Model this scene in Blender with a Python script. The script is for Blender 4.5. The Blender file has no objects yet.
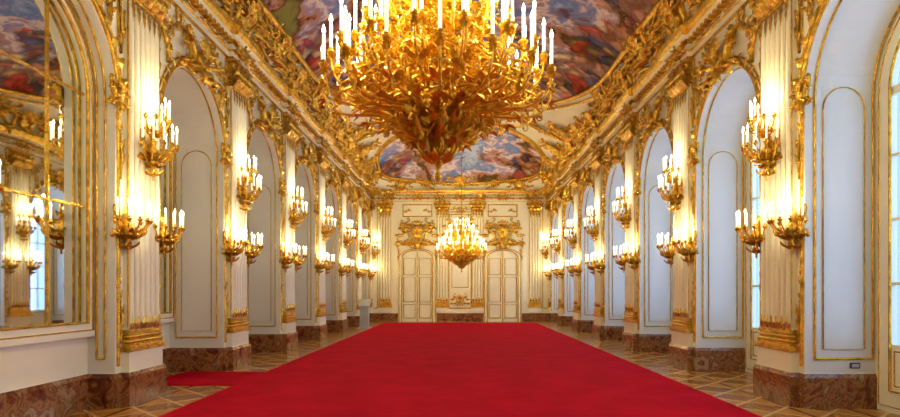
import bpy, math, random
import numpy as np
random.seed(4)
pi=math.pi
scene=bpy.context.scene
scene.view_settings.view_transform='Standard'
scene.view_settings.look='None'
scene.view_settings.exposure=0.82

# ------------------------------------------------------------ materials
MAT={}
def newmat(name):
    m=bpy.data.materials.new(name); m.use_nodes=True
    nt=m.node_tree; nt.nodes.clear()
    o=nt.nodes.new('ShaderNodeOutputMaterial')
    MAT[name]=m
    return m,nt,o
def N(nt,t,**k):
    n=nt.nodes.new(t)
    for a,b in k.items():
        if a in n.inputs: n.inputs[a].default_value=b
        else: setattr(n,a,b)
    return n
def ramp(nt,fac,stops):
    r=nt.nodes.new('ShaderNodeValToRGB')
    el=r.color_ramp.elements
    while len(el)<len(stops): el.new(0.5)
    for e,(p,c) in zip(el,stops):
        e.position=p; e.color=(*c,1)
    nt.links.new(fac,r.inputs['Fac'])
    return r.outputs['Color']
def princ(nt,o,**k):
    b=nt.nodes.new('ShaderNodeBsdfPrincipled')
    for a,v in k.items(): b.inputs[a.replace('_',' ')].default_value=v
    nt.links.new(b.outputs[0],o.inputs['Surface'])
    return b
def simple(name,col,rough=0.5,metal=0.0,var=0.08,scale=3.0,bump=0.0,bscale=40):
    m,nt,o=newmat(name)
    b=princ(nt,o,Roughness=rough,Metallic=metal)
    tc=N(nt,'ShaderNodeTexCoord')
    n=N(nt,'ShaderNodeTexNoise',Scale=scale,Detail=4.0)
    nt.links.new(tc.outputs['Object'],n.inputs['Vector'])
    c2=tuple(max(0,c*(1-var*2)) for c in col)
    nt.links.new(ramp(nt,n.outputs['Fac'],[(0.3,c2),(0.6,col)]),b.inputs['Base Color'])
    if bump:
        n2=N(nt,'ShaderNodeTexNoise',Scale=bscale,Detail=3.0)
        nt.links.new(tc.outputs['Object'],n2.inputs['Vector'])
        bp=N(nt,'ShaderNodeBump',Strength=bump,Distance=0.02)
        nt.links.new(n2.outputs['Fac'],bp.inputs['Height'])
        nt.links.new(bp.outputs[0],b.inputs['Normal'])
    return b
simple('white_stucco',(0.83,0.84,0.70),0.42,var=0.03,scale=1.5,bump=0.05,bscale=8)
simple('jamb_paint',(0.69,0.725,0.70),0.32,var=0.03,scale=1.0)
simple('gold',(0.88,0.55,0.065),0.26,0.84,var=0.27,scale=9,bump=0.6,bscale=34)
simple('gold_chand',(0.94,0.60,0.05),0.22,0.64,var=0.22,scale=14,bump=0.3,bscale=60)
bw=simple('candle_wax_glow',(0.93,0.9,0.8),0.5,var=0.02)
bw.inputs['Emission Color'].default_value=(1,0.88,0.66,1); bw.inputs['Emission Strength'].default_value=0.5  # glow put into the wax so whole candles look bright, besides the flames
simple('stand_grey',(0.42,0.48,0.55),0.4,var=0.1)
simple('black_plastic',(0.03,0.03,0.03),0.4)
# carpet
m,nt,o=newmat('carpet_red'); b=princ(nt,o,Roughness=0.95)
tc=N(nt,'ShaderNodeTexCoord'); n=N(nt,'ShaderNodeTexNoise',Scale=1.3,Detail=12.0,Roughness=0.7)
nt.links.new(tc.outputs['Object'],n.inputs['Vector'])
nt.links.new(ramp(nt,n.outputs['Fac'],[(0.3,(0.36,0.0005,0.012)),(0.7,(0.55,0.002,0.026))]),b.inputs['Base Color'])
n2=N(nt,'ShaderNodeTexNoise',Scale=120.0,Detail=2.0); nt.links.new(tc.outputs['Object'],n2.inputs['Vector'])
bp=N(nt,'ShaderNodeBump',Strength=0.6,Distance=0.012); nt.links.new(n2.outputs['Fac'],bp.inputs['Height']); nt.links.new(bp.outputs[0],b.inputs['Normal'])
b.inputs['Specular IOR Level'].default_value=0.05
# marble
m,nt,o=newmat('red_marble'); b=princ(nt,o,Roughness=0.22)
tc=N(nt,'ShaderNodeTexCoord'); n=N(nt,'ShaderNodeTexNoise',Scale=3.0,Detail=10.0,Roughness=0.62,Distortion=1.4)
nt.links.new(tc.outputs['Object'],n.inputs['Vector'])
nt.links.new(ramp(nt,n.outputs['Fac'],[(0.3,(0.05,0.012,0.006)),(0.42,(0.17,0.045,0.018)),(0.5,(0.34,0.16,0.055)),(0.55,(0.14,0.04,0.016)),(0.64,(0.40,0.26,0.13)),(0.75,(0.10,0.035,0.02))]),b.inputs['Base Color'])
# parquet
m,nt,o=newmat('parquet'); b=princ(nt,o,Roughness=0.2)
tc=N(nt,'ShaderNodeTexCoord'); sx=N(nt,'ShaderNodeSeparateXYZ'); nt.links.new(tc.outputs['Object'],sx.inputs[0])
def M2(op,a,b_=None,c=None):
    k=nt.nodes.new('ShaderNodeMath'); k.operation=op
    for i,v in enumerate((a,b_,c)):
        if v is None: continue
        if isinstance(v,(int,float)): k.inputs[i].default_value=v
        else: nt.links.new(v,k.inputs[i])
    return k.outputs[0]
X,Y=sx.outputs['X'],sx.outputs['Y']
s=1.0/0.8
u=M2('MULTIPLY',M2('ADD',X,Y),s); v=M2('MULTIPLY',M2('SUBTRACT',X,Y),s)
def line(t,w):
    f=M2('ABSOLUTE',M2('SUBTRACT',M2('FRACT',t),0.5)); return M2('GREATER_THAN',f,0.5-w)
ln=M2('MAXIMUM',line(u,0.045),line(v,0.045))
ln2=M2('MAXIMUM',line(M2('MULTIPLY',X,s),0.04),line(M2('MULTIPLY',Y,s),0.04))
chk=N(nt,'ShaderNodeTexChecker',Scale=1.0); cm=N(nt,'ShaderNodeCombineXYZ'); nt.links.new(u,cm.inputs[0]); nt.links.new(v,cm.inputs[1])
nt.links.new(cm.outputs[0],chk.inputs['Vector'])
ng=N(nt,'ShaderNodeTexNoise',Scale=3.0,Detail=8.0); mp=N(nt,'ShaderNodeMapping'); mp.inputs['Scale'].default_value=(6,1,1)
nt.links.new(tc.outputs['Object'],mp.inputs[0]); nt.links.new(mp.outputs[0],ng.inputs['Vector'])
g1=ramp(nt,ng.outputs['Fac'],[(0.3,(0.28,0.10,0.015)),(0.7,(0.44,0.19,0.035))])
g2=ramp(nt,ng.outputs['Fac'],[(0.3,(0.40,0.17,0.03)),(0.7,(0.58,0.29,0.06))])
def mixc(f,a,c):
    k=nt.nodes.new('ShaderNodeMix'); k.data_type='RGBA'
    if isinstance(f,(int,float)): k.inputs[0].default_value=f
    else: nt.links.new(f,k.inputs[0])
    for i,q in ((6,a),(7,c)):
        if isinstance(q,tuple): k.inputs[i].default_value=(*q,1)
        else: nt.links.new(q,k.inputs[i])
    return k.outputs[2]
c1=mixc(chk.outputs['Fac'],g1,g2)
c2=mixc(ln2,c1,(0.15,0.05,0.01))
c3=mixc(ln,c2,(0.70,0.44,0.15))
nt.links.new(c3,b.inputs['Base Color'])
# fresco: sky in the middle, earth and figure groups toward the rim
def fresco(name,seed,cy,ry,sky,fs):
    global nt
    m,nt,o=newmat(name); b=princ(nt,o,Roughness=0.8)
    b.inputs['Specular IOR Level'].default_value=0.15
    tc=N(nt,'ShaderNodeTexCoord'); sp0=N(nt,'ShaderNodeSeparateXYZ'); nt.links.new(tc.outputs['Object'],sp0.inputs[0])
    mp=N(nt,'ShaderNodeMapping'); mp.inputs['Location'].default_value=(seed,seed*2,0)
    nt.links.new(tc.outputs['Object'],mp.inputs[0])
    w=N(nt,'ShaderNodeTexNoise',Scale=0.8,Detail=3.0); nt.links.new(mp.outputs[0],w.inputs['Vector'])
    vm=nt.nodes.new('ShaderNodeVectorMath'); vm.operation='MULTIPLY_ADD'
    nt.links.new(w.outputs['Color'],vm.inputs[0]); vm.inputs[1].default_value=(1.8,1.8,1.8); nt.links.new(mp.outputs[0],vm.inputs[2])
    n=N(nt,'ShaderNodeTexNoise',Scale=0.6,Detail=10.0,Roughness=0.58,Distortion=0.4); nt.links.new(vm.outputs[0],n.inputs['Vector'])
    ex=M2('DIVIDE',sp0.outputs['X'],4.5); ey=M2('DIVIDE',M2('SUBTRACT',sp0.outputs['Y'],cy),ry)
    rr=M2('ADD',M2('MULTIPLY',ex,ex),M2('MULTIPLY',ey,ey))
    f=M2('ADD',n.outputs['Fac'],M2('MULTIPLY',M2('SUBTRACT',rr,0.62),0.09))
    base=ramp(nt,f,[(0.32,(0.45,0.58,0.85)),(0.41,(0.13,0.25,0.62)),(0.455,(0.36,0.33,0.62)),(0.50,(0.82,0.74,0.74)),(0.535,(0.34,0.29,0.48)),(0.575,(0.50,0.25,0.14)),(0.62,(0.09,0.04,0.025)),(0.72,(0.24,0.24,0.06))])
    vo=N(nt,'ShaderNodeTexVoronoi',Scale=fs,Randomness=1.0); nt.links.new(vm.outputs[0],vo.inputs['Vector'])
    sp=N(nt,'ShaderNodeSeparateColor'); nt.links.new(vo.outputs['Color'],sp.inputs[0])
    fig=ramp(nt,sp.outputs[0],[(0.1,(0.62,0.06,0.04)),(0.28,(0.86,0.52,0.32)),(0.42,(0.08,0.05,0.03)),(0.56,(0.06,0.13,0.50)),(0.66,(0.80,0.45,0.40)),(0.8,(0.74,0.45,0.07)),(0.93,(0.90,0.80,0.62))])
    dk=ramp(nt,vo.outputs['Distance'],[(0.1,(1,1,1)),(0.6,(0.25,0.18,0.14))])
    mu=nt.nodes.new('ShaderNodeMix'); mu.data_type='RGBA'; mu.blend_type='MULTIPLY'; mu.inputs[0].default_value=1.0
    nt.links.new(fig,mu.inputs[6]); nt.links.new(dk,mu.inputs[7])
    k=N(nt,'ShaderNodeTexNoise',Scale=0.55,Detail=5.0); nt.links.new(mp.outputs[0],k.inputs['Vector'])
    kf=M2('ADD',k.outputs['Fac'],M2('MULTIPLY',M2('SUBTRACT',rr,0.6),0.16))
    msk=ramp(nt,kf,[(sky,(0,0,0)),(sky+0.05,(0.85,0.85,0.85))])
    c=mixc(msk,base,mu.outputs[2])
    nt.links.new(c,b.inputs['Base Color'])
fresco('fresco_paint',3.0,9.7,15.0,0.49,1.9)
fresco('fresco_paint_oval',11.0,30.4,3.4,0.53,1.6)
# mirror / glass / flame / blind
m,nt,o=newmat('mirror_glass'); b=princ(nt,o,Metallic=1.0,Roughness=0.02); b.inputs['Base Color'].default_value=(0.80,0.85,0.85,1)
m,nt,o=newmat('window_glass')
t=N(nt,'ShaderNodeBsdfTransparent'); g=N(nt,'ShaderNodeBsdfGlossy',Roughness=0.02); mx=N(nt,'ShaderNodeMixShader'); mx.inputs[0].default_value=0.10
nt.links.new(t.outputs[0],mx.inputs[1]); nt.links.new(g.outputs[0],mx.inputs[2]); nt.links.new(mx.outputs[0],o.inputs['Surface'])
m,nt,o=newmat('sheer_blind')
t=N(nt,'ShaderNodeBsdfTranslucent'); t.inputs[0].default_value=(0.86,0.9,0.95,1)
g=N(nt,'ShaderNodeBsdfDiffuse'); g.inputs[0].default_value=(0.86,0.88,0.88,1)
mx=N(nt,'ShaderNodeMixShader'); mx.inputs[0].default_value=0.5
nt.links.new(t.outputs[0],mx.inputs[1]); nt.links.new(g.outputs[0],mx.inputs[2])
t2=N(nt,'ShaderNodeBsdfTransparent'); m3=N(nt,'ShaderNodeMixShader'); m3.inputs[0].default_value=0.25
nt.links.new(mx.outputs[0],m3.inputs[1]); nt.links.new(t2.outputs[0],m3.inputs[2]); nt.links.new(m3.outputs[0],o.inputs['Surface'])
m,nt,o=newmat('flame'); e=N(nt,'ShaderNodeEmission',Strength=12.0); e.inputs[0].default_value=(1,0.82,0.48,1); nt.links.new(e.outputs[0],o.inputs['Surface'])

# ------------------------------------------------------------ mesh builder
class MB:
    def __init__(s): s.v=[];s.f=[];s.m=[];s.s=[];s.n=0
    def add(s,V,F,mat,M=None,smooth=True):
        V=np.asarray(V,float)
        if M is not None: V=V@M[:3,:3].T+M[:3,3]
        s.v.append(V); k=s.n
        s.f+= [tuple(i+k for i in f) for f in F]
        s.m+=[mat]*len(F); s.s+=[smooth]*len(F); s.n+=len(V)
    def addmb(s,o,M=None):
        V=np.vstack(o.v)
        if M is not None: V=V@M[:3,:3].T+M[:3,3]
        s.v.append(V);k=s.n
        s.f+=[tuple(i+k for i in f) for f in o.f]; s.m+=o.m; s.s+=o.s; s.n+=len(V)
def T(x=0,y=0,z=0,sc=1.0,rz=0.0):
    c,s_=math.cos(rz),math.sin(rz)
    return np.array([[c*sc,-s_*sc,0,x],[s_*sc,c*sc,0,y],[0,0,sc,z],[0,0,0,1]],float)
def FR(o,u,v,w,su=1,sv=1,sw=1):
    M=np.eye(4); M[:3,0]=np.array(u)*su; M[:3,1]=np.array(v)*sv; M[:3,2]=np.array(w)*sw; M[:3,3]=o; return M
def R2(a,x=0,y=0,z=0,sc=1.0,flip=1):
    c,s_=math.cos(a)*sc,math.sin(a)*sc
    return np.array([[c*flip,-s_,0,x],[s_*flip,c,0,y],[0,0,sc,z],[0,0,0,1]],float)
def box(mb,x0,x1,y0,y1,z0,z1,mat,M=None):
    V=[(x,y,z) for x in (x0,x1) for y in (y0,y1) for z in (z0,z1)]
    F=[(0,1,3,2),(4,6,7,5),(0,4,5,1),(2,3,7,6),(0,2,6,4),(1,5,7,3)]
    mb.add(V,F,mat,M,False)
def lathe(mb,prof,n,mat,M=None,smooth=True):
    V=[];F=[]
    for r,z in prof:
        for i in range(n):
            a=2*pi*i/n; V.append((r*math.cos(a),r*math.sin(a),z))
    for j in range(len(prof)-1):
        for i in range(n):
            k=(i+1)%n; F.append((j*n+i,j*n+k,(j+1)*n+k,(j+1)*n+i))
    mb.add(V,F,mat,M,smooth)
def tube(mb,P,R,n,mat,M=None,closed=False):
    P=np.asarray(P,float); L=len(P)
    if not hasattr(R,'__len__'): R=[R]*L
    if closed: Tn=np.roll(P,-1,0)-np.roll(P,1,0)
    else: Tn=np.gradient(P,axis=0)
    Tn/= (np.linalg.norm(Tn,axis=1)[:,None]+1e-9)
    a=np.array([0,0,1.0]) if abs(Tn[0][2])<0.9 else np.array([1.0,0,0])
    nrm=np.cross(Tn[0],a); nrm/=np.linalg.norm(nrm)
    V=[];F=[]
    for i in range(L):
        nrm=nrm-Tn[i]*np.dot(nrm,Tn[i]); nrm/=np.linalg.norm(nrm)+1e-9
        bn=np.cross(Tn[i],nrm)
        for j in range(n):
            t=2*pi*j/n
            V.append(P[i]+R[i]*(math.cos(t)*nrm+math.sin(t)*bn))
    for i in range(L if closed else L-1):
        i2=(i+1)%L
        for j in range(n):
            k=(j+1)%n; F.append((i*n+j,i*n+k,i2*n+k,i2*n+j))
    mb.add(V,F,mat,M,True)
def ball(mb,r,mat,M=None,n=8):
    lathe(mb,[(r*math.sin(pi*j/5)+1e-4,-r*math.cos(pi*j/5)) for j in range(6)],n,mat,M)
def leaf(mb,L,W,curl,mat,M=None,droop=0.0):
    nu,nv=4,7; V=[];F=[]
    for j in range(nv+1):
        t=j/nv
        w=W*math.sin(pi*min(1,0.12+0.88*t)**0.8)*(1+0.22*math.sin(t*19)) if t<1 else 0.0
        w=max(w,0.001)
        for i in range(nu+1):
            s_=i/nu*2-1
            V.append((s_*w*0.5, L*t-abs(s_)*0.10*L*(1-t), curl*math.sin(t*pi*0.75)*1.0+ (0.22*w*(1-abs(s_))) - droop*t*t))
    for j in range(nv):
        for i in range(nu):
            a=j*(nu+1)+i; F.append((a,a+1,a+nu+2,a+nu+1))
    mb.add(V,F,mat,M,True)
def scrollpts(L,A,B,kind='C',n=30):
    P=[(0.0,0.0)]; ds=L/n
    for i in range(n):
        s_=2*(i+0.5)/n-1
        th=A*s_+B*np.sign(s_)*abs(s_)**4 if kind=='C' else A*s_*s_+B*abs(s_)**5
        x,y=P[-1]; P.append((x+ds*math.cos(th),y+ds*math.sin(th)))
    P=np.array(P); c=P[n//2]; P=P-c
    return np.column_stack([P,np.zeros(len(P))])
def scroll(mb,L,A,B,r,mat,M=None,kind='C',n=30):
    P=scrollpts(L,A,B,kind,n)
    t=np.linspace(-1,1,len(P)); R=r*(0.45+0.75*(1-t*t)); P[:,2]+=r*0.8
    tube(mb,P,list(R),6,mat,M)
    for q in (P[0],P[-1]):
        Mb=T(*q); Mb=Mb if M is None else M@Mb
        ball(mb,r*1.25,mat,Mb,6)
G='gold'
def make_cartouche():
    mb=MB()
    for i in range(-4,5):
        a=i*0.27; leaf(mb,0.42-0.02*abs(i),0.11,0.09,G,R2(-a,0,0.08))
    lathe(mb,[(0.16,0),(0.16,0.05),(0.12,0.08),(0.11,0.06),(0.001,0.09)],14,G,R2(0,0,0.02))
    for f in (1,-1):
        Fm=np.diag([f,1,1,1]).astype(float)
        scroll(mb,0.95,1.2,3.6,0.032,G,Fm@R2(-pi/2-0.15,0.27,0.02),'C')
        scroll(mb,0.8,-1.2,-3.4,0.028,G,Fm@R2(0.35,0.42,-0.28),'S')
        scroll(mb,0.7,1.4,3.2,0.024,G,Fm@R2(0.9,0.42,0.30),'C')
        for (x,y,a,L) in [(0.18,-0.1,-2.2,0.34),(0.30,-0.22,-1.8,0.34),(0.38,0.2,-1.0,0.3),(0.5,0.05,-1.5,0.32),(0.12,-0.2,-2.8,0.32),(0.6,-0.2,-2.0,0.25)]:
            leaf(mb,L,0.13,0.07,G,Fm@R2(a,x,y))
    leaf(mb,0.42,0.15,0.08,G,R2(pi,0,-0.1))
    return mb
CART=make_cartouche()
def make_spray():
    mb=MB()
    P=[(t,0.08*math.sin(t*2*pi),0.03) for t in np.linspace(0,1,18)]
    tube(mb,P,list(np.linspace(0.03,0.012,18)),5,G)
    for i in range(9):
        t=0.08+i*0.1; y=0.08*math.sin(t*2*pi); sd=1 if i%2 else -1
        leaf(mb,0.22-0.008*i,0.10,0.05,G,R2(-pi/2+sd*0.75,t,y))
    scroll(mb,0.5,1.5,3.5,0.02,G,R2(0.4,0.35,0.16),'C'); scroll(mb,0.45,-1.5,-3.5,0.02,G,R2(-0.3,0.7,-0.12),'C')
    return mb
SPRAY=make_spray()
def make_scrollpair():
    mb=MB()
    for f in (1,-1):
        Fm=np.diag([f,1,1,1]).astype(float)
        scroll(mb,1.3,1.0,3.4,0.04,G,Fm@R2(0.15,0.45,-0.1),'S')
        scroll(mb,0.9,1.4,3.6,0.03,G,Fm@R2(-0.4,0.55,0.2),'C')
        for i in range(6):
            leaf(mb,0.3,0.13,0.07,G,Fm@R2(-pi/2+0.9-i*0.3,0.1+i*0.13,0.02*(-1)**i))
    for i in range(-2,3): leaf(mb,0.38,0.13,0.08,G,R2(-i*0.4,0,0))
    return mb
SPAIR=make_scrollpair()

def build(name,mb,loc=(0,0,0),rz=0,parent=None,mesh=None):
    if mesh is None:
        me=bpy.data.meshes.new(name)
        V=np.vstack(mb.v)
        me.from_pydata(V.tolist(),[],mb.f)
        used=[]
        for q in mb.m:
            if q not in used: used.append(q)
        ix={q:i for i,q in enumerate(used)}
        for q in used: me.materials.append(MAT[q])
        me.polygons.foreach_set('material_index',[ix[q] for q in mb.m])
        me.polygons.foreach_set('use_smooth',mb.s)
        me.update()
    else: me=mesh
    ob=bpy.data.objects.new(name,me)
    scene.collection.objects.link(ob)
    ob.location=loc; ob.rotation_euler=(0,0,rz)
    if parent: ob.parent=parent
    return ob

# ------------------------------------------------------------ room constants
HW=5.0; PW=1.3; PER=4.0
PIERS=[8.7+PER*k for k in range(-3,6)]+[32.7]
Y0,Y1=-3.0,33.4
ZS,RA=4.5,1.35; ZT=7.25
def depth(side,ya_next):
    if side<0 and abs(ya_next-8.7)<0.1: return 0.4
    return 1.15 if side<0 else 1.12
NA=28
def wall(side,name):
    mb=MB(); s=side
    def q(pts,mat='white_stucco',sm=False): mb.add([(s*x,y,z) for x,y,z in pts],[tuple(range(len(pts)))],mat,None,sm)
    for i,ya in enumerate(PIERS):
        yb=min(ya+PW,Y1); y_=max(ya,Y0)
        q([(HW,y_,0),(HW,yb,0),(HW,yb,ZT),(HW,y_,ZT)])
        if i+1<len(PIERS):
            yn=PIERS[i+1]; D=depth(s,yn); yc=(yb+yn)/2
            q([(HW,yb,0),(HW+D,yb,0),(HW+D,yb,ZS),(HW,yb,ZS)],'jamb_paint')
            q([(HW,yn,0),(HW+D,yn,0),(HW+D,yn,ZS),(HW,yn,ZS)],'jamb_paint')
            for j in range(NA):
                a,b_=pi-pi*j/NA,pi-pi*(j+1)/NA
                p=(yc+RA*math.cos(a),ZS+RA*math.sin(a)); r=(yc+RA*math.cos(b_),ZS+RA*math.sin(b_))
                q([(HW,p[0],p[1]),(HW,r[0],r[1]),(HW,r[0],ZT),(HW,p[0],ZT)])
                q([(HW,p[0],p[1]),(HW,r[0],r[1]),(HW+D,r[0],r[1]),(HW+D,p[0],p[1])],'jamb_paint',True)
            if s<0: q([(HW+D,yb,0),(HW+D,yn,0),(HW+D,yn,1.15),(HW+D,yb,1.15)])
    return build(name,mb)
wall(-1,'wall_left'); wall(1,'wall_right')
mb=MB(); box(mb,-HW,HW,Y1,Y1+0.2,0,ZT+0.1,'white_stucco'); build('wall_end',mb)
mb=MB(); box(mb,-7,7,Y0-0.2,Y0,0,9.8,'white_stucco'); build('wall_back',mb)
mb=MB(); box(mb,-6.4,6.4,Y0,Y1+0.2,-0.1,0,'parquet'); build('floor',mb)

def sweep(mb,path,prof,sgn):
    P=np.array(path,float); n=len(P)
    seg=P[1:]-P[:-1]; seg/=np.linalg.norm(seg,axis=1)[:,None]
    nr=np.column_stack([-seg[:,1],seg[:,0]])*sgn
    off=[]
    for i in range(n):
        if i==0: off.append(nr[0])
        elif i==n-1: off.append(nr[-1])
        else:
            a,b_=nr[i-1],nr[i]; off.append((a+b_)/(1+np.dot(a,b_)))
    V=[]; m_=len(prof)
    for i in range(n):
        for d,z,_ in prof: V.append((P[i][0]+off[i][0]*d,P[i][1]+off[i][1]*d,z))
    for k in range(m_-1):
        F=[(i*m_+k,i*m_+k+1,(i+1)*m_+k+1,(i+1)*m_+k) for i in range(n-1)]
        mb.add(V,F,prof[k][2],None,False)
def path(side,niches,jog,jw):
    P=[]
    for i,ya in enumerate(PIERS):
        yb=min(ya+PW,Y1); y_=max(ya,Y0)
        c=ya+PW/2
        P.append((side*HW,y_))
        if ya+PW<=Y1+0.01 and ya>=Y0:
            P+= [(side*HW,c-jw),(side*(HW-jog),c-jw),(side*(HW-jog),c+jw),(side*HW,c+jw)]
        P.append((side*HW,yb))
        if niches and i+1<len(PIERS):
            D=depth(side,PIERS[i+1]); P+=[(side*(HW+D),yb),(side*(HW+D),PIERS[i+1])]
    return P
WS='white_stucco'
CPROF=[(0.0,6.68,G),(0.07,6.70,WS),(0.07,6.80,G),(0.10,6.84,WS),(0.03,6.86,WS),(0.03,7.0,G),(0.12,7.05,WS),(0.22,7.10,G),(0.27,7.18,G),(0.30,7.27,WS),(0.0,7.29,WS)]
for side,nm in ((-1,'left'),(1,'right')):
    sg=1 if side>0 else -1
    mb=MB()
    sweep(mb,path(side,True,0.12,0.52),[(0.04,0,'red_marble'),(0.04,0.44,'red_marble'),(0.015,0.5,'white_stucco'),(0.0,0.5,'white_stucco')],sg)
    build('baseboard_'+nm,mb)
    mb=MB()
    sweep(mb,path(side,False,0.10,0.5),CPROF,sg)
    y=Y0+0.2
    while y<Y1-0.2:
        box(mb,side*(HW-0.17),side*(HW-0.03),y,y+0.09,6.98,7.07,G); y+=0.2
    build('trim_1' if side<0 else 'trim_2',mb)
mb=MB()
sweep(mb,[(-HW,Y1),(HW,Y1)],CPROF,-1)
build('trim_3',mb)

# ------------------------------------------------------------ vault
VE=26.6; VR=6.8; VH=2.25; ZB=7.22
def vz(x,y):
    e=max(0,(y-VE)/VR); r=((abs(x)/HW)**5+e**5)**0.2 if e>0 else abs(x)/HW
    return ZB+VH*math.sqrt(max(0,1-r*r))
def vframe(x,y,su=1,sv=1,off=0.02,up=None):
    d=0.02
    dx=np.array([2*d,0,vz(x+d,y)-vz(x-d,y)]); dy=np.array([0,2*d,vz(x,y+d)-vz(x,y-d)])
    n=np.cross(dx,dy); n/=np.linalg.norm(n); n=-n
    if up is None: up=np.array([-np.sign(x),0,0.5])
    up=np.array(up,float); v_=up-n*np.dot(up,n); v_/=np.linalg.norm(v_); u_=np.cross(v_,n)
    return FR(np.array([x,y,vz(x,y)])+n*off,u_,v_,n,su,sv,2.0)
xs=[HW*math.sin(-pi/2+pi*i/72) for i in range(73)]
ys=list(np.linspace(Y0-0.1,VE,60))+[VE+VR*math.sin(pi/2*i/32) for i in range(1,33)]
mb=MB()
V=[(x,y,vz(x,y)) for y in ys for x in xs]; nx=len(xs)
mb.add(V,[(j*nx+i,j*nx+i+1,(j+1)*nx+i+1,(j+1)*nx+i) for j in range(len(ys)-1) for i in range(nx-1)],'white_stucco')
build('ceiling',mb)
def outl_big(ph,k=1.0):
    c,s_=math.cos(ph),math.sin(ph)
    w=1+0.02*math.cos(ph*10)
    r=(abs(c)**3.4+abs(s_)**3.4)**(-1/3.4)*k
    return min(4.9,max(-4.9,4.58*r*c*(w if abs(c)>.2 else 1))),9.7+15.0*r*s_
def outl_oval(ph,k=1.0):
    c,s_=math.cos(ph),math.sin(ph)
    r=(abs(c)**2.4+abs(s_)**2.4)**(-1/2.4)*k
    a=0.74+0.61*r*s_
    return 4.25*r*c, VE+VR*math.sin(min(a,1.5))
for fn,mat in ((outl_big,'fresco_paint'),(outl_oval,'fresco_paint_oval')):
    mb=MB(); NR,NP=56,160; V=[];F=[]
    for j in range(NR+1):
        for i in range(NP):
            x,y=fn(2*pi*i/NP,max(math.sin(j/NR*pi/2),0.001)); V.append((x,y,vz(x,y)-0.05))
    for j in range(NR):
        for i in range(NP):
            k=(i+1)%NP; F.append((j*NP+i,j*NP+k,(j+1)*NP+k,(j+1)*NP+i))
    mb.add(V,F,mat)
    for kk,rad in ((1.0,0.10),(1.04,0.05)):
        P=[]
        for i in range(240):
            x,y=fn(2*pi*i/240,kk); y=min(y,Y1-0.1); P.append((x,y,vz(x,y)-0.05))
        tube(mb,P,rad,6,G,None,True)
    build('ceiling_fresco',mb)

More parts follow.
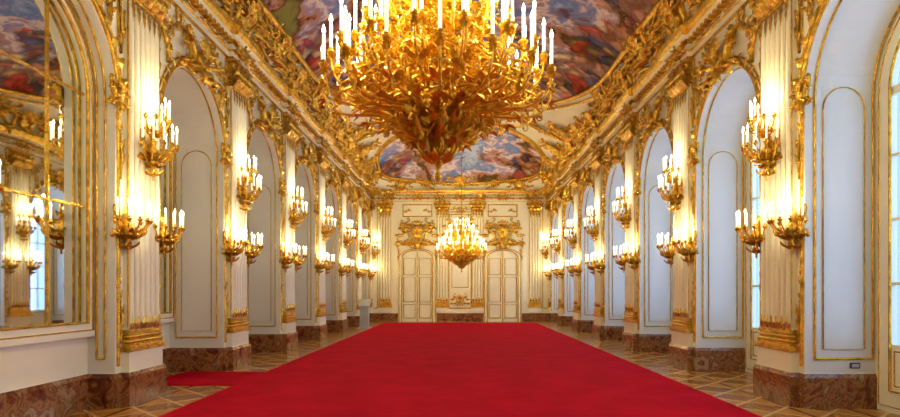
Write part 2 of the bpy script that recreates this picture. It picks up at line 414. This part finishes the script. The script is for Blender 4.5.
# ------------------------------------------------------------ gilded ornament on walls and vault
for side,nm in ((-1,'left'),(1,'right')):
    s=side
    U=np.array([0,1.0,0]); W=np.array([-s,0,0.0]); Z=np.array([0,0,1.0])
    mb=MB(); mc=MB()
    for i,ya in enumerate(PIERS):
        yb=ya+PW; c=ya+PW/2
        for yy in (ya+0.06,yb-0.06):
            if Y0<yy<Y1:
                tube(mb,[(s*(HW-0.005),yy,0.6),(s*(HW-0.005),yy,ZS)],0.032,6,G)
                tube(mb,[(s*(HW-0.005),yy,5.3),(s*(HW-0.005),yy,6.65)],0.025,6,G)
        if c>Y1: continue
        if c>Y0:
            mb.addmb(CART,FR((s*(HW-0.12),c,6.98),U,Z,W,0.75,0.6,1.8))
            mc.addmb(CART,vframe(s*4.88,c,1.5,1.15)); mc.addmb(SPAIR,vframe(s*4.7,c,1.25,0.7))
            for f in (1,-1):
                mb.addmb(SPRAY,FR((s*HW,c+f*0.55,3.35),Z,-U*f,W,1.2,0.4,0.8))
                mb.addmb(SPRAY,FR((s*HW,c+f*0.55,0.95),Z,-U*f,W,1.1,0.35,0.7))
                mb.addmb(SPRAY,FR((s*HW,c+f*0.55,5.2),Z,-U*f,W,1.3,0.5,0.9))
        if i+1<len(PIERS):
            yn=PIERS[i+1]; yc=(yb+yn)/2; D=depth(s,yn)
            for r,rad in ((RA+0.06,0.04),(RA+0.17,0.02)):
                P=[(s*(HW-0.01),yc+r*math.cos(a),ZS+r*math.sin(a)) for a in np.linspace(0,pi,32)]
                tube(mb,P,rad,6,G)
            for a in np.linspace(0.15,pi-0.15,16):
                d=np.array([0,math.cos(a),math.sin(a)]); t_=np.array([0,-math.sin(a),math.cos(a)])
                leaf(mb,0.24,0.12,0.07,G,FR(np.array([s*HW,yc,ZS])+d*(RA+0.04),np.cross(d+0.4*t_,W),d+0.4*t_,W))
            mb.addmb(CART,FR((s*(HW-0.02),yc,6.05),U,Z,W,1.0,0.95,2.2))
            for f in (1,-1):
                mb.addmb(SPRAY,FR((s*HW,yc+f*0.45,6.35),U*f,Z,W,0.85,1.2,1.5))
                mb.addmb(SPRAY,FR((s*HW,yc+f*1.15,5.6),U*f*0.3+Z*0.95,-U*f,W,0.85,0.8,1.5))
                mb.addmb(CART,FR((s*HW,yc+f*1.36,4.55),U*f,Z,W,0.32,0.5,1.2))
                mb.addmb(SPRAY,FR((s*(HW-0.03),yc+f*0.1,6.93),U*f,Z,W,1.2,0.35,0.8))
            for xx in (HW+0.14,HW+D-0.14):
                P=[(s*xx,yb+0.01,0.72)]+[(s*xx,yc-(RA-0.01)*math.cos(a),ZS+(RA-0.01)*math.sin(a)) for a in np.linspace(0,pi,28)]+[(s*xx,yn-0.01,0.72)]
                tube(mb,P,0.018,5,G)
            for yy in (yb+0.01,yn-0.01):
                tube(mb,[(s*(HW+0.14),yy,0.72),(s*(HW+D-0.14),yy,0.72)],0.018,5,G)
            if D>0.8:
                x0,x1=HW+0.26,HW+D-0.26; xm=(x0+x1)/2; rr=(x1-x0)/2
                for yy,f in ((yb+0.012,1),(yn-0.012,-1)):
                    P=[(s*x0,yy,0.86),(s*x1,yy,0.86)]+[(s*(xm+rr*math.cos(a)),yy,ZS-0.15+rr*math.sin(a)) for a in np.linspace(0,pi,10)]
                    tube(mb,P,0.010,5,G,None,True)
            mc.addmb(SPAIR,vframe(s*4.88,yc,1.3,1.15)); mc.addmb(CART,vframe(s*4.68,yc,1.3,0.9))
            for f in (1,-1):
                mc.addmb(SPRAY,vframe(s*4.8,yc+f*0.95,0.9*f,1.0,0.03))
                mc.addmb(SPRAY,vframe(s*4.96,yc+f*0.9,0.8*f,0.9,0.03))
    build('gilded_wall_ornament',mb)
    mc.addmb(CART,vframe(s*2.2,25.6,1.1,1.0,0.03,(0,-1,0)))
    mc.addmb(SPAIR,vframe(s*3.7,26.0,1.2,1.0,0.03,(0,-1,0)))
    mc.addmb(CART,vframe(s*4.3,24.9,1.2,1.0,0.03,(-s,-1,0)))
    mc.addmb(SPAIR,vframe(s*1.1,25.8,1.2,0.8,0.03,(0,-1,0)))
    for (x,y,k) in ((4.55,31.6,1.2),(4.35,27.6,1.2),(3.3,33.12,1.0),(1.9,33.2,0.8),(4.6,29.6,1.0),(4.4,32.6,1.2)):
        mc.addmb(CART,vframe(s*x,y,k,0.8*k,0.03,(-s*0.5,-1,0.6)))
    build('gilded_ceiling_ornament',mc)
mb=MB()
U=np.array([1.0,0,0]);Z=np.array([0,0,1.0]);W=np.array([0,-1.0,0])
mb.addmb(CART,vframe(0,25.75,1.5,1.1,0.03,(0,-1,0)))
mb.addmb(CART,vframe(0,33.15,1.3,0.9,0.03,(0,-1,0.6)))
yE=Y1
for x in (-2.37,2.37):
    mb.addmb(CART,FR((x,yE-0.04,4.7),U,Z,W,1.6,1.4,1.8))
    mb.addmb(SPAIR,FR((x,yE-0.04,5.3),U,Z,W,1.1,1.0,1.6))
    mb.addmb(SPAIR,FR((x,yE-0.04,4.3),U,Z,W,1.2,0.6,1.6))
    for f in (1,-1):
        mb.addmb(SPRAY,FR((x+f*1.07,yE-0.02,3.4),Z,-U*f,W,1.3,0.4,1.0))
        mb.addmb(SPRAY,FR((x+f*0.3,yE-0.02,6.15),U*f,Z,W,0.5,0.5,1.0))
mb.addmb(CART,FR((0,yE-0.04,5.2),U,Z,W,1.3,1.4,1.3)); mb.addmb(SPAIR,FR((0,yE-0.03,4.6),U,Z,W,0.8,0.8,1))
mb.addmb(CART,FR((0,yE-0.02,6.2),U,Z,W,0.7,0.4,1))
mb.addmb(CART,FR((0,yE-0.02,1.2),U,Z,W,0.7,0.7,1))
for x in (-3.95,-1.15,1.15,3.95,0,-2.37,2.37):
    mb.addmb(CART,FR((x,yE-0.1,6.98),U,Z,W,0.9,0.6,1.3))
def rframe(mb,x0,x1,z0,z1,y,r=0.032):
    tube(mb,[(x0,y,z0),(x0,y,z1)],r,5,G);tube(mb,[(x1,y,z0),(x1,y,z1)],r,5,G)
    tube(mb,[(x0,y,z0),(x1,y,z0)],r,5,G);tube(mb,[(x0,y,z1),(x1,y,z1)],r,5,G)
rframe(mb,-0.62,0.62,0.75,4.4,yE-0.01); rframe(mb,-0.62,0.62,5.95,6.5,yE-0.01); rframe(mb,-0.45,0.45,1.9,4.2,yE-0.01,0.02)
for x in (-2.37,2.37): rframe(mb,x-0.8,x+0.8,5.85,6.5,yE-0.01)
for f in (-1,1): rframe(mb,min(f*4.6,f*4.9),max(f*4.6,f*4.9),0.75,6.4,yE-0.01,0.02)
build('gilded_wall_ornament',mb)
mb=MB()
for x0,x1 in ((-HW,-3.45),(-1.29,1.29),(3.45,HW)):
    box(mb,x0,x1,yE-0.05,yE,0,0.46,'red_marble'); box(mb,x0,x1,yE-0.035,yE,0.46,0.5,'white_stucco')
build('baseboard_end',mb)

# ------------------------------------------------------------ pilasters
def make_pilaster(w=0.9):
    mb=MB(); h=w/2
    box(mb,0,0.12,-h-0.05,h+0.05,0.5,0.80,'white_stucco')
    for z0,z1,d,e in ((0.80,0.88,0.155,0.07),(0.88,0.93,0.125,0.035),(1.05,1.12,0.115,0.02)):
        box(mb,0,d,-h-e,h+e,z0,z1,G)
    for zz,rr,e in ((0.95,0.035,0.03),(1.02,0.028,0.015)):
        tube(mb,[(0.0,-h-e,zz),(0.10,-h-e,zz),(0.11,-h-e+0.02,zz),(0.11,h+e-0.02,zz),(0.10,h+e,zz),(0,h+e,zz)],rr,7,G)
    box(mb,0,0.10,-h,h,0.90,1.1,G)
    box(mb,0,0.07,-h,h,1.1,6.15,'white_stucco')
    nr=max(3,int(w/0.14))
    for i in range(nr):
        y=-h+ (i+0.5)*w/nr
        tube(mb,[(0.068,y,1.2),(0.068,y,6.02)],w/nr*0.36,8,'white_stucco')
    for i in range(nr+1):
        y=-h+i*w/nr*0.985+0.004
        tube(mb,[(0.074,y,1.16),(0.074,y,6.05)],0.014,5,G)
        if i<nr:
            leaf(mb,0.22,w/nr*0.7,0.02,G,FR((0.10,-h+(i+0.5)*w/nr,1.13),(0,1,0),(0,0,1),(1,0,0)))
            leaf(mb,0.35,w/nr*0.6,0.03,G,FR((0.10,-h+(i+0.5)*w/nr,6.08),(0,1,0),(0,0,-1),(1,0,0)))
    box(mb,0,0.09,-h,h,6.1,6.62,G)
    tube(mb,[(0.06,-h-0.01,6.1),(0.09,-h-0.01,6.1),(0.09,h+0.01,6.1),(0.06,h+0.01,6.1)],0.03,6,G)
    nl=max(3,int(w/0.18))
    for row,(z,L,o) in enumerate(((6.12,0.28,0.0),(6.26,0.30,0.5))):
        for i in range(nl+(1 if row else 0)):
            y=-h+(i+0.5-o)*w/nl
            leaf(mb,L,w/nl*1.05,0.16,G,FR((0.09,y,z),(0,1,0),(0,0,1),(1,0,0)))
    for f in (1,-1):
        scroll(mb,0.75,1.0,4.2,0.035,G,FR((0.14,f*(h-0.10),6.50),(0,f,0),(0,0,1),(1,0,0))@R2(-0.5),'C')
        leaf(mb,0.3,0.15,0.1,G,FR((0.12,f*0.12,6.35),(0,1,0),(0,0,1),(1,0,0)))
    box(mb,0,0.20,-h-0.09,h+0.09,6.62,6.68,G)
    return mb
PIL=make_pilaster(); pm=None
for side in (-1,1):
    for ya in PIERS:
        c=ya+PW/2
        if c>Y1 or ya<Y0: continue
        ob=build('wall_pilaster',PIL,(side*HW,c,0),0 if side<0 else pi,mesh=pm); pm=ob.data
pm2=None; PIL2=make_pilaster(0.62)
for x in (-4.15,-0.98,0.98,4.15):
    ob=build('wall_pilaster',PIL2,(x,Y1,0),-pi/2,mesh=pm2); pm2=ob.data

# ------------------------------------------------------------ arched windows & mirrors
def aout(w,zs,z0,ins,n=24):
    r=w/2-ins
    return [(-r,z0+ins)]+[(-r*math.cos(a),zs+r*math.sin(a)) for a in np.linspace(0,pi,n)]+[(r,z0+ins)]
def ring(mb,o,i_,x0,x1,mat):
    n=len(o); V=[(x1,y,z) for y,z in o]+[(x1,y,z) for y,z in i_]+[(x0,y,z) for y,z in i_]+[(x0,y,z) for y,z in o]
    F=[]
    for k in range(n):
        j=(k+1)%n; F+=[(k,j,n+j,n+k),(n+k,n+j,2*n+j,2*n+k),(3*n+k,3*n+j,j,k)]
    mb.add(V,F,mat,None,False)
def disc(mb,o,x,mat):
    mb.add([(x,y,z) for y,z in o],[tuple(range(len(o)))],mat,None,False)
def make_window():
    mb=MB(); w=2.7
    ring(mb,aout(w,ZS,0.0,0.0),aout(w,ZS,0.0,0.30),0.0,0.10,'white_stucco')
    tube(mb,[(0.10,y,z) for y,z in aout(w,ZS,0.0,0.30)],0.022,5,G,None,True)
    tube(mb,[(0.10,y,z) for y,z in aout(w,ZS,0.0,0.08)],0.014,5,G,None,True)
    disc(mb,aout(w,ZS,0.0,0.28),0.02,'window_glass')
    disc(mb,aout(w,ZS,0.0,0.28),-0.06,'sheer_blind')
    box(mb,0.03,0.09,-1.05,1.05,0.3,0.95,'white_stucco')
    for y,t in ((-0.53,0.025),(0,0.05),(0.53,0.025)):
        box(mb,0.0,0.07,y-t,y+t,0.75,ZS+(1.0 if y==0 else 0.88),'white_stucco')
    for z,t in ((1.8,.02),(2.7,.02),(3.6,.02),(ZS,.06)):
        box(mb,0.0,0.07,-1.05,1.05,z-t,z+t,'white_stucco')
    for f in (-1,1):
        y0=min(f*0.1,f*0.97);y1=max(f*0.1,f*0.97)
        tube(mb,[(0.095,y0,0.38),(0.095,y1,0.38),(0.095,y1,0.86),(0.095,y0,0.86)],0.012,5,G,None,True)
    tube(mb,[(0.09,0.05,1.3),(0.14,0.05,1.3),(0.14,0.05,1.15)],0.012,6,G)
    return mb
def make_mirror():
    mb=MB(); w=2.7; z0=1.13
    ring(mb,aout(w,ZS,z0-0.02,0.0),aout(w,ZS,z0-0.02,0.14),0.0,0.09,'white_stucco')
    tube(mb,[(0.09,y,z) for y,z in aout(w,ZS,z0-0.02,0.14)],0.028,6,G,None,True)
    tube(mb,[(0.09,y,z) for y,z in aout(w,ZS,z0-0.02,0.03)],0.018,6,G,None,True)
    disc(mb,aout(w,ZS,z0,0.1),0.03,'mirror_glass')
    for y in (-0.45,0.45):
        box(mb,0.03,0.05,y-0.016,y+0.016,z0+0.1,ZS+math.sqrt(1.21**2-y*y),G)
    for z in (2.9,ZS):
        box(mb,0.03,0.05,-1.22,1.22,z-0.016,z+0.016,G)
    box(mb,0,0.12,-1.33,1.33,1.05,1.13,'white_stucco')
    return mb
WIN=make_window(); MIR=make_mirror(); wm=mm=None; k=1
for i in range(len(PIERS)-1):
    yc=(PIERS[i]+PW+PIERS[i+1])/2
    ob=build('window_%d'%k,WIN,(HW+1.12,yc,0),pi,mesh=wm); wm=ob.data; k+=1
    ob=build('arched_wall_mirror',MIR,(-(HW+depth(-1,PIERS[i+1])),yc,0),0,mesh=mm); mm=ob.data

# ------------------------------------------------------------ doors (end wall), local x = out of wall
def make_door():
    mb=MB(); w,h=1.72,3.55
    def ao(ins):
        a=w/2-ins; return [(-a,0.0)]+[(-a*math.cos(t),h+ (0.42-ins*0.5)*math.sin(t)) for t in np.linspace(0,pi,16)]+[(a,0.0)]
    ring(mb,ao(-0.16),ao(0.0),0.0,0.12,'white_stucco')
    tube(mb,[(0.12,y,z) for y,z in ao(0.0)],0.03,5,G); tube(mb,[(0.12,y,z) for y,z in ao(-0.15)],0.03,5,G)
    disc(mb,ao(0.0),0.05,'white_stucco')
    box(mb,0.04,0.08,-0.025,0.025,0,h+0.38,G)
    for f in (-1,1):
        for z0,z1 in ((0.2,0.95),(1.1,2.45),(2.6,3.5)):
            y0,y1=sorted((f*0.12,f*0.76))
            box(mb,0.05,0.075,y0+0.04,y1-0.04,z0+0.04,z1-0.04,'white_stucco')
            tube(mb,[(0.07,y0,z0),(0.07,y1,z0),(0.07,y1,z1),(0.07,y0,z1)],0.02,5,G,None,True)
    tube(mb,[(0.08,0.08,1.05),(0.15,0.08,1.05),(0.15,0.2,1.05)],0.014,6,G)
    return mb
DR=make_door(); dm=None
for i,x in enumerate((-2.37,2.37)):
    ob=build('door_%d'%(i+1),DR,(x,Y1-0.002,0),-pi/2,mesh=dm); dm=ob.data

# ------------------------------------------------------------ candles
def candle(mb,x,y,z,h,r,gm='gold_chand'):
    M=T(x,y,z)
    lathe(mb,[(0.004,-0.05),(r*1.2,-0.045),(r*2.6,-0.01),(r*3.2,0.004),(r*1.4,0.006),(r*1.6,0.035),(r*1.02,0.04)],10,gm,M)
    lathe(mb,[(r,0.02),(r,h),(0.001,h+0.003)],8,'candle_wax_glow',M)
    f=r*1.15
    lathe(mb,[(0.001,h),(f*0.8,h+f*0.8),(f,h+f*1.7),(f*0.7,h+f*3.0),(f*0.3,h+f*4.2),(0.0005,h+f*5)],7,'flame',M)
GC='gold_chand'
def arm(mb,ang,r0,z0,r1,z1,sag,th,ch,cr,leaves=4):
    P=[]; n=20
    for i in range(n+1):
        t=i/n
        r=r0+(r1-r0)*math.sin(t*pi/2)**1.1
        z=z0+(z1-z0)*t**1.3 - sag*math.sin(pi*t) + sag*0.35*math.sin(2*pi*t)
        P.append((r,0,z))
    M=T(rz=ang)
    tube(mb,P,list(np.linspace(th,th*0.6,n+1)),6,GC,M)
    rm=(r0+r1)/2; zm=(z0+z1)/2
    S=FR((rm,0,zm-sag*0.9),(1,0,0),(0,0,1),(0,1,0))
    L=(r1-r0)*1.05
    scroll(mb,L,1.2,3.6,th*0.7,GC,M@S@R2(0.2,sc=1),'C',24)
    scroll(mb,L*0.6,-1.2,-3.6,th*0.6,GC,M@S@R2(-0.5,(r1-r0)*0.26,sag*0.9),'S',20)
    for i in range(leaves):
        t=(i+0.6)/(leaves+0.3); j=int(t*n); p=P[j]
        for sg in (1,-1):
            leaf(mb,0.14,0.075,0.04,GC,M@FR(p,(0,sg,0.0),(0.55,sg*0.45,0.45 if i%2 else -0.55),(0.3,sg*0.6,0.5)))
    candle(mb,r1*math.cos(ang),r1*math.sin(ang),P[-1][2]+0.05,ch,cr)
    for q in range(4):
        a=q*pi/2
        leaf(mb,0.10,0.07,0.02,GC,T(r1*math.cos(ang),r1*math.sin(ang),P[-1][2]-0.05)@T(rz=a)@FR((0,0,0),(0,1,0),(0.6,0,0.6),(-0.6,0,0.6)))

def make_chandelier():
    mb=MB()
    lathe(mb,[(0.001,0),(0.03,0.03),(0.045,0.07),(0.015,0.11),(0.025,0.14),(0.06,0.20),(0.08,0.27),(0.05,0.34),(0.07,0.40),(0.15,0.52),(0.2,0.64),(0.16,0.76),(0.09,0.82),(0.08,0.95),(0.14,1.05),(0.18,1.2),(0.12,1.35),(0.06,1.4),(0.06,1.6),(0.12,1.7),(0.14,1.8),(0.06,1.92),(0.05,2.1),(0.09,2.2),(0.1,2.3),(0.04,2.4),(0.03,2.7)],20,GC)
    for n,r0,z0,r1,z1,sag,ph in ((16,0.18,0.70,1.20,1.00,0.13,0.05),(16,0.16,0.84,1.10,1.22,0.12,0.24),(14,0.14,0.98,0.92,1.30,0.12,0.1),(14,0.10,1.25,0.78,1.60,0.12,0.0),(12,0.08,1.55,0.60,1.90,0.12,0.1),(8,0.06,1.95,0.36,2.2,0.08,0.2)):
        for i in range(n): arm(mb,2*pi*i/n+ph,r0,z0,r1,z1,sag,0.020,0.29,0.0165,5)
    for n,r,z,L,tilt,wd in ((8,0.03,0.20,0.20,1.0,0.09),(10,0.06,0.34,0.28,0.85,0.11),(12,0.13,0.50,0.34,0.65,0.13),(14,0.22,0.66,0.36,0.5,0.13),(12,0.16,1.2,0.32,1.0,0.12),(8,0.10,1.7,0.28,1.0,0.11)):
        for i in range(n):
            a=2*pi*i/n+z*3
            leaf(mb,L,wd,-0.08,GC,T(rz=a)@FR((r,0,z),(0,1,0),(math.cos(tilt),0,math.sin(tilt)),(-math.sin(tilt),0,math.cos(tilt))))
    for n,r,z,L,rot in ((12,0.60,0.72,0.78,0.45),(10,0.38,0.50,0.6,0.7),(8,0.18,0.32,0.36,1.0)):
        for i in range(n):
            a=2*pi*i/n+z
            S=T(rz=a)@FR((r,0,z),(1,0,0),(0,0,1),(0,-1,0))
            scroll(mb,L,0.9,3.6,0.019,GC,S@R2(rot),'C',28)
            scroll(mb,L*0.6,-1.2,-3.6,0.015,GC,S@R2(rot-1.0,0.1,0.1),'S',22)
            for k_ in range(3):
                leaf(mb,0.15,0.08,0.04,GC,S@R2(rot-1.2-0.5*k_,-0.1+0.12*k_,-0.05+0.08*k_,0.0))
    rnd=random.Random(2)
    for i in range(720):
        a=rnd.random()*2*pi; z=rnd.uniform(0.4,2.2)
        R=np.interp(z,[0.3,0.55,0.75,0.95,1.2,1.8,2.2],[0.17,0.46,0.9,1.12,0.95,0.55,0.25])
        r=R*rnd.uniform(0.45,1.0)
        d=np.array([rnd.uniform(-.6,1),rnd.uniform(-1,1),rnd.uniform(-.8,1)]); d/=np.linalg.norm(d)
        u_=np.cross(d,[0.3,0.2,1]); u_/=np.linalg.norm(u_); w_=np.cross(u_,d)
        if i%3==0:
            scroll(mb,0.30,1.2,3.6,0.011,GC,T(rz=a)@FR((r,0,z),d,u_,w_),'C',16)
        else: leaf(mb,0.12,0.06,0.03,GC,T(rz=a)@FR((r,0,z),u_,d,w_))
    for i in range(8):
        S=T(rz=2*pi*i/8)@FR((0.16,0,2.55),(1,0,0),(0,0,1),(0,-1,0)); scroll(mb,0.5,1.0,3.4,0.018,GC,S@R2(1.3),'C',22)
    return mb
CH=make_chandelier()
def light(name,kind,loc,energy,col,parent=None,**k):
    l=bpy.data.lights.new(name,kind); l.energy=energy; l.color=col
    for a,b_ in k.items(): setattr(l,a,b_)
    o_=bpy.data.objects.new(name,l); scene.collection.objects.link(o_); o_.location=loc
    if parent: o_.parent=parent
    return o_
WARM=(1.0,0.785,0.42)
cm_=None
for (x,y,zb) in ((-0.23,6.3,2.84),(0.08,29.3,2.60)):
    ob=build('chandelier',CH,(x,y,zb),0,mesh=cm_); cm_=ob.data
    top=vz(x,y)
    mb=MB(); tube(mb,[(0,0,2.6),(0,0,top-zb-0.02)],0.022,8,GC)
    lathe(mb,[(0.02,top-zb-0.3),(0.1,top-zb-0.22),(0.14,top-zb-0.1),(0.2,top-zb-0.02),(0.2,top-zb)],14,GC)
    for q in range(10): ball(mb,0.045,GC,T(0,0,2.7+(top-zb-3.1)*q/10),8)
    build('suspension_rod',mb,(0,0,0),0,parent=ob)
    for i in range(6):
        a=2*pi*i/6+0.1; light('candle_light','POINT',(1.04*math.cos(a),1.04*math.sin(a),1.64),34,WARM,ob,shadow_soft_size=0.03)
    light('candle_light','POINT',(0,0.3,2.68),28,WARM,ob,shadow_soft_size=0.03)

# ------------------------------------------------------------ sconces (local x = out of the wall)
def make_sconce(tiers,low):
    mb=MB()
    B=FR((0.0,0,0.02),(0,1,0),(0,0,1),(1,0,0))
    mb.addmb(CART,B@np.diag([0.36,0.55,0.9,1]))
    M=T(0.12,0,0)
    lathe(mb,[(0.001,-low),(0.02,-low+0.03),(0.012,-low+0.06),(0.05,-low+0.13),(0.03,-low+0.19),(0.07,-low+0.27),(0.05,-0.05),(0.08,0.0),(0.05,0.05),(0.02,0.1)],10,G,M)
    for n,z,L,tl in ((7,-low+0.1,0.18,0.8),(8,-low+0.22,0.2,0.6),(8,-0.1,0.22,0.5)):
        for i in range(n):
            leaf(mb,L,0.09,-0.04,G,M@T(rz=2*pi*i/n)@FR((0.03,0,z),(0,1,0),(math.cos(tl),0,math.sin(tl)),(-math.sin(tl),0,math.cos(tl))))
    tube(mb,[(0,0,-0.02),(0.06,0,-0.06),(0.12,0,0)],0.03,6,G)
    for n,z0,rr,z1,ca in tiers:
        for i in range(n):
            a=-1.45+2.9*i/(n-1)
            P=[]
            for q in range(13):
                t=q/12; r=rr*t**0.8; P.append((0.10+r*math.cos(a),r*math.sin(a),z0+(z1-z0)*t-0.09*math.sin(pi*t)))
            tube(mb,P,list(np.linspace(0.016,0.010,13)),5,G)
            S=FR((0.10+rr*0.5*math.cos(a),rr*0.5*math.sin(a),z0-0.10),(math.cos(a),math.sin(a),0),(0,0,1),(math.sin(a),-math.cos(a),0))
            scroll(mb,rr*1.5,1.2,3.4,0.011,G,S@R2(0.2),'C',18)
            for q in (4,8):
                for sg in (1,-1): leaf(mb,0.10,0.055,0.02,G,S@FR((-rr*0.5+rr*q/12,0.03,0),(0.5,0,sg*1),(0.4,0.3*sg,0.5*sg),(0,1,0)))
            candle(mb,P[-1][0],P[-1][1],P[-1][2]+0.03,ca,0.013,G)
        if z0>0.2: tube(mb,[(0.12,0,0),(0.10,0,z0+0.05)],0.02,6,G)
    return mb
SL=make_sconce([(7,-0.05,0.31,0.06,0.22)],0.42)
SU=make_sconce([(8,-0.05,0.36,0.05,0.25),(6,0.34,0.25,0.46,0.25)],0.48)
sl=su=None
for side in (-1,1):
    rz=0 if side<0 else pi
    for ya in PIERS:
        c=ya+PW/2
        if c>Y1 or c<0: continue
        for dy in (-0.53,0.53):
            ob=build('wall_sconce',SL,(side*HW,c+dy,2.65),rz,mesh=sl); sl=ob.data
            light('candle_light','POINT',(0.36,0.0,0.44),10,WARM,ob,shadow_soft_size=0.03)
        ob=build('wall_sconce',SU,(side*(HW-0.1),c,3.88),rz,mesh=su); su=ob.data
        light('candle_light','POINT',(0.36,0.0,0.84),17,WARM,ob,shadow_soft_size=0.03)

# ------------------------------------------------------------ carpet
mb=MB()
o_=[(-4.05,Y0+0.3),(-4.05,10.75),(-5.75,10.75),(-5.75,12.55),(-4.05,12.55),(-4.05,32.0),(4.05,32.0),(4.05,Y0+0.3)]
n=len(o_); V=[(x,y,0.002) for x,y in o_]+[(x,y,0.016) for x,y in o_]
mb.add(V,[tuple(range(n,2*n))]+[(i,(i+1)%n,n+(i+1)%n,n+i) for i in range(n)],'carpet_red',None,False)
build('red_carpet',mb)

# ------------------------------------------------------------ info stand, socket
mb=MB()
box(mb,-0.28,0.28,-0.22,0.22,0,0.06,'stand_grey'); box(mb,-0.2,0.2,-0.14,0.14,0.06,0.95,'stand_grey')
box(mb,-0.24,0.24,-0.18,0.18,0.95,1.0,'stand_grey')
mb.add([(-0.27,-0.2,1.0),(0.27,-0.2,1.0),(0.27,0.2,1.28),(-0.27,0.2,1.28),(-0.27,-0.2,1.03),(0.27,-0.2,1.03),(0.27,0.2,1.31),(-0.27,0.2,1.31)],[(0,1,2,3),(4,5,6,7),(0,1,5,4),(1,2,6,5),(2,3,7,6),(3,0,4,7)],'stand_grey',None,False)
box(mb,-0.2,0.2,0.1,0.14,1.0,1.24,'stand_grey')
build('information_stand',mb,(-4.36,27.4,0))
mb=MB(); box(mb,-0.07,0.07,-0.02,0.0,-0.04,0.04,'black_plastic'); box(mb,-0.05,0.05,-0.03,-0.02,-0.025,0.025,'stand_grey')
build('wall_socket',mb,(5.72,8.7,0.62))

# ------------------------------------------------------------ daylight
w=bpy.data.worlds.new('World'); scene.world=w; w.use_nodes=True
bg=w.node_tree.nodes['Background']; bg.inputs[0].default_value=(0.42,0.66,1.0,1); bg.inputs[1].default_value=0.7
for i in range(len(PIERS)-1):
    yc=(PIERS[i]+PW+PIERS[i+1])/2
    l=light('daylight','AREA',(HW+1.7,yc,3.2),105,(0.33,0.57,1.0),None,shape='RECTANGLE')
    l.rotation_euler=(0,pi/2,0)
    l.data.size,l.data.size_y=5.0,2.4

cd=bpy.data.cameras.new('camera'); cam=bpy.data.objects.new('camera',cd); scene.collection.objects.link(cam)
cam.location=(0,0,1.7); cam.rotation_euler=(pi/2,0,0)
cd.sensor_width=36; cd.lens=24.0; cd.shift_x=-10/900; cd.shift_y=82.5/900; cd.clip_start=0.05
scene.camera=cam
